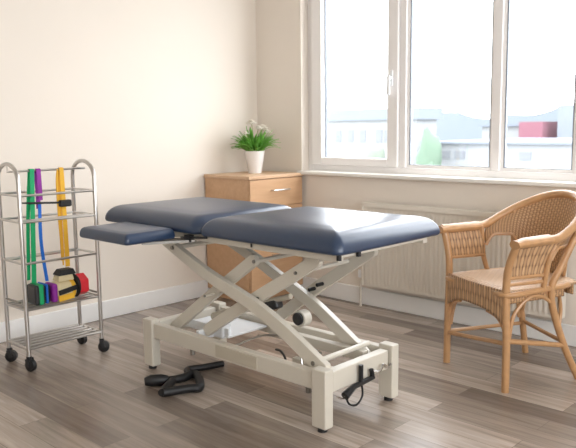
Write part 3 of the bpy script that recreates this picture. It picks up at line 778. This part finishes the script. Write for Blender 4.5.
# seat frame ring
SZ = .455
ring = smooth_path([(0, 0, SZ-.012), (.12, .0, SZ-.012), (.33, .0, SZ-.012), (W_, 0, SZ-.008), (W_-.006, .2, SZ), (W_-.03, .36, SZ), (.34, .43, SZ), (.12, .43, SZ), (.03, .38, SZ), (.004, .2, SZ)], 5, closed=True)
obj('seat_frame', tb(ring, .014, seg=10, closed=True), M['rattan'], ch)
bm = bmesh.new()
def seatf(a, b):
    # a across, b front to back ; front edge rolls down
    xl = .004+.026*b**2; xr = W_-.004-.026*b**2
    x = xl+(xr-xl)*a; y = -.022+.445*b
    e = min(a, 1-a); z = SZ+.022-.020*math.exp(-(b/.06)**2)-.012*math.exp(-(e/.05)**2)-.010*math.sin(PI*a)*math.sin(PI*b)
    return (x, y, z)
grid_surf(bm, seatf, 30, 30, .45, .44)
so = obj('seat', bm, M['weaveseat'], ch); md = so.modifiers.new('solid', 'SOLIDIFY'); md.thickness = .012; md.offset = -1
# woven apron round the seat
def apron(p0, p1, name='apron'):
    bm = bmesh.new()
    def f(a, b):
        x = p0[0]+(p1[0]-p0[0])*a; y = p0[1]+(p1[1]-p0[1])*a
        n = Vector((p1[1]-p0[1], -(p1[0]-p0[0]), 0)).normalized(); bulge = .014*math.sin(PI*a)
        depth = .105+.055*(abs(2*a-1))**3
        return Vector((x, y, SZ+.014-depth*(1-b)))+n*(bulge+.012)
    Ls = (Vector(p1)-Vector(p0)).length
    grid_surf(bm, f, 24, 8, Ls, .12)
    ob = obj(name, bm, M['ribs'], ch); md = ob.modifiers.new('solid', 'SOLIDIFY'); md.thickness = .008
apron((.012, -.002, 0), (W_-.012, -.002, 0)); 
# side aprons are short
def apron2(p0, p1):
    bm = bmesh.new()
    def f(a, b):
        x = p0[0]+(p1[0]-p0[0])*a; y = p0[1]+(p1[1]-p0[1])*a
        return Vector((x, y, SZ+.008-.055*(1-b)))
    grid_surf(bm, f, 14, 5, (Vector(p1)-Vector(p0)).length, .055)
    ob = obj('apron', bm, M['weave'], ch); md = ob.modifiers.new('solid', 'SOLIDIFY'); md.thickness = .008; md.offset = 0
apron2((W_, .0, 0), (W_-.025, .34, 0)); apron2((0, .0, 0), (.035, .38, 0)); apron2((.035, .41, 0), (W_-.03, .40, 0))
# arm panels
def armpanel(xt, xb, v1t, v1b, zb):
    bm = bmesh.new()
    def f(a, b):
        yt = -.01+v1t*a; yb = .004+v1b*a
        z = zb+(.685-zb)*b; y = yb+(yt-yb)*b; s_ = (b)**2
        return Vector((xb+(xt-xb)*s_, y, z))
    grid_surf(bm, f, 16, 12, .22, .19)
    ob = obj('arm_panel', bm, M['ribs'], ch); md = ob.modifiers.new('solid', 'SOLIDIFY'); md.thickness = .007; md.offset = 0
armpanel(-.026, .0, .215, .212, .545)
armpanel(W_+.036, W_, .265, .200, .525)
for x, y1_, z in ((.0, .215, .545), (W_, .205, .525), (W_-.003, .20, .495)):
    obj('arm_rail', tb([(x, .0, z), (x, y1_, z)], .009, seg=8), M['rattan'], ch)
# woven back: between rim and a lower edge that arches at both sides and reaches the seat in the middle
bm = bmesh.new()
def low(t):   # t 0..1 around the back, same plan ellipse, drawn inward
    a = PI*t; x = .222-.236*math.cos(a); y = .235+.215*math.sin(a)
    c = abs(2*t-1)
    z = .645-.055*((c-.84)/.16)**2 if c > .84 else .645
    k2 = min(1, max(0, (.62-c)/.34)); k2 = k2*k2*(3-2*k2)
    z = z*(1-k2)+.465*k2
    return Vector((x, y, z))
def high(t):
    a = PI*t; return Vector((.217-.264*math.cos(a), .262+.278*math.sin(a), .694+.164*math.sin(a)**1.1))
def backf(a, b):
    p = low(a).lerp(high(a), b); 
    p.y += -.012*math.sin(PI*b)
    return p
grid_surf(bm, backf, 60, 20, .8, .36)
ob = obj('back_panel', bm, M['weave'], ch); md = ob.modifiers.new('solid', 'SOLIDIFY'); md.thickness = .008; md.offset = 0
obj('back_edge', tb([low(i/40) for i in range(41)], .009, seg=8), M['rattan'], ch)
# stretchers and corner hoops
obj('stretcher', tb([(0, 0, .158), (W_, 0, .225)], .011, seg=8), M['rattan'], ch)
obj('stretcher', tb([(W_, 0, .238), (W_-.005, .335, .176)], .012, seg=8), M['rattan'], ch)
obj('stretcher', tb([(0, 0, .165), (.034, .44, .165)], .010, seg=8), M['rattan'], ch)
obj('stretcher', tb([(.034, .45, .175), (W_-.006, .335, .19)], .010, seg=8), M['rattan'], ch)
def hoop(a, b, zlo, zhi, mid=.5):
    a = Vector(a); b = Vector(b)
    pts = [Vector((a.x, a.y, zlo)), a.lerp(b, .07)+Vector((0, 0, zlo+(zhi-zlo)*.55)), a.lerp(b, .28)+Vector((0, 0, zhi-.02)), a.lerp(b, mid)+Vector((0, 0, zhi)), a.lerp(b, .75)+Vector((0, 0, zhi-.025)), a.lerp(b, .95)+Vector((0, 0, zlo+(zhi-zlo)*.5)), Vector((b.x, b.y, zlo))]
    obj('brace', tb(smooth_path(pts, 5), .009, seg=8), M['rattan'], ch)
hoop((W_-.004, .016, 0), (W_-.008, .30, 0), .24, .43)
hoop((.004, .016, 0), (.034, .42, 0), .20, .42)
def brace(pts): obj('brace', tb(smooth_path(pts, 5), .009, seg=8), M['rattan'], ch)
brace([(.012, 0, .215), (.020, 0, .28), (.06, -.004, .33), (.12, -.010, .352)])
brace([(W_-.012, 0, .235), (W_-.022, 0, .29), (W_-.065, -.004, .335), (W_-.13, -.010, .352)])
brace([(W_-.012, .305, .25), (W_-.04, .34, .34), (W_-.12, .395, .42)])
brace([(.05, .43, .24), (.08, .43, .34), (.16, .42, .41)])
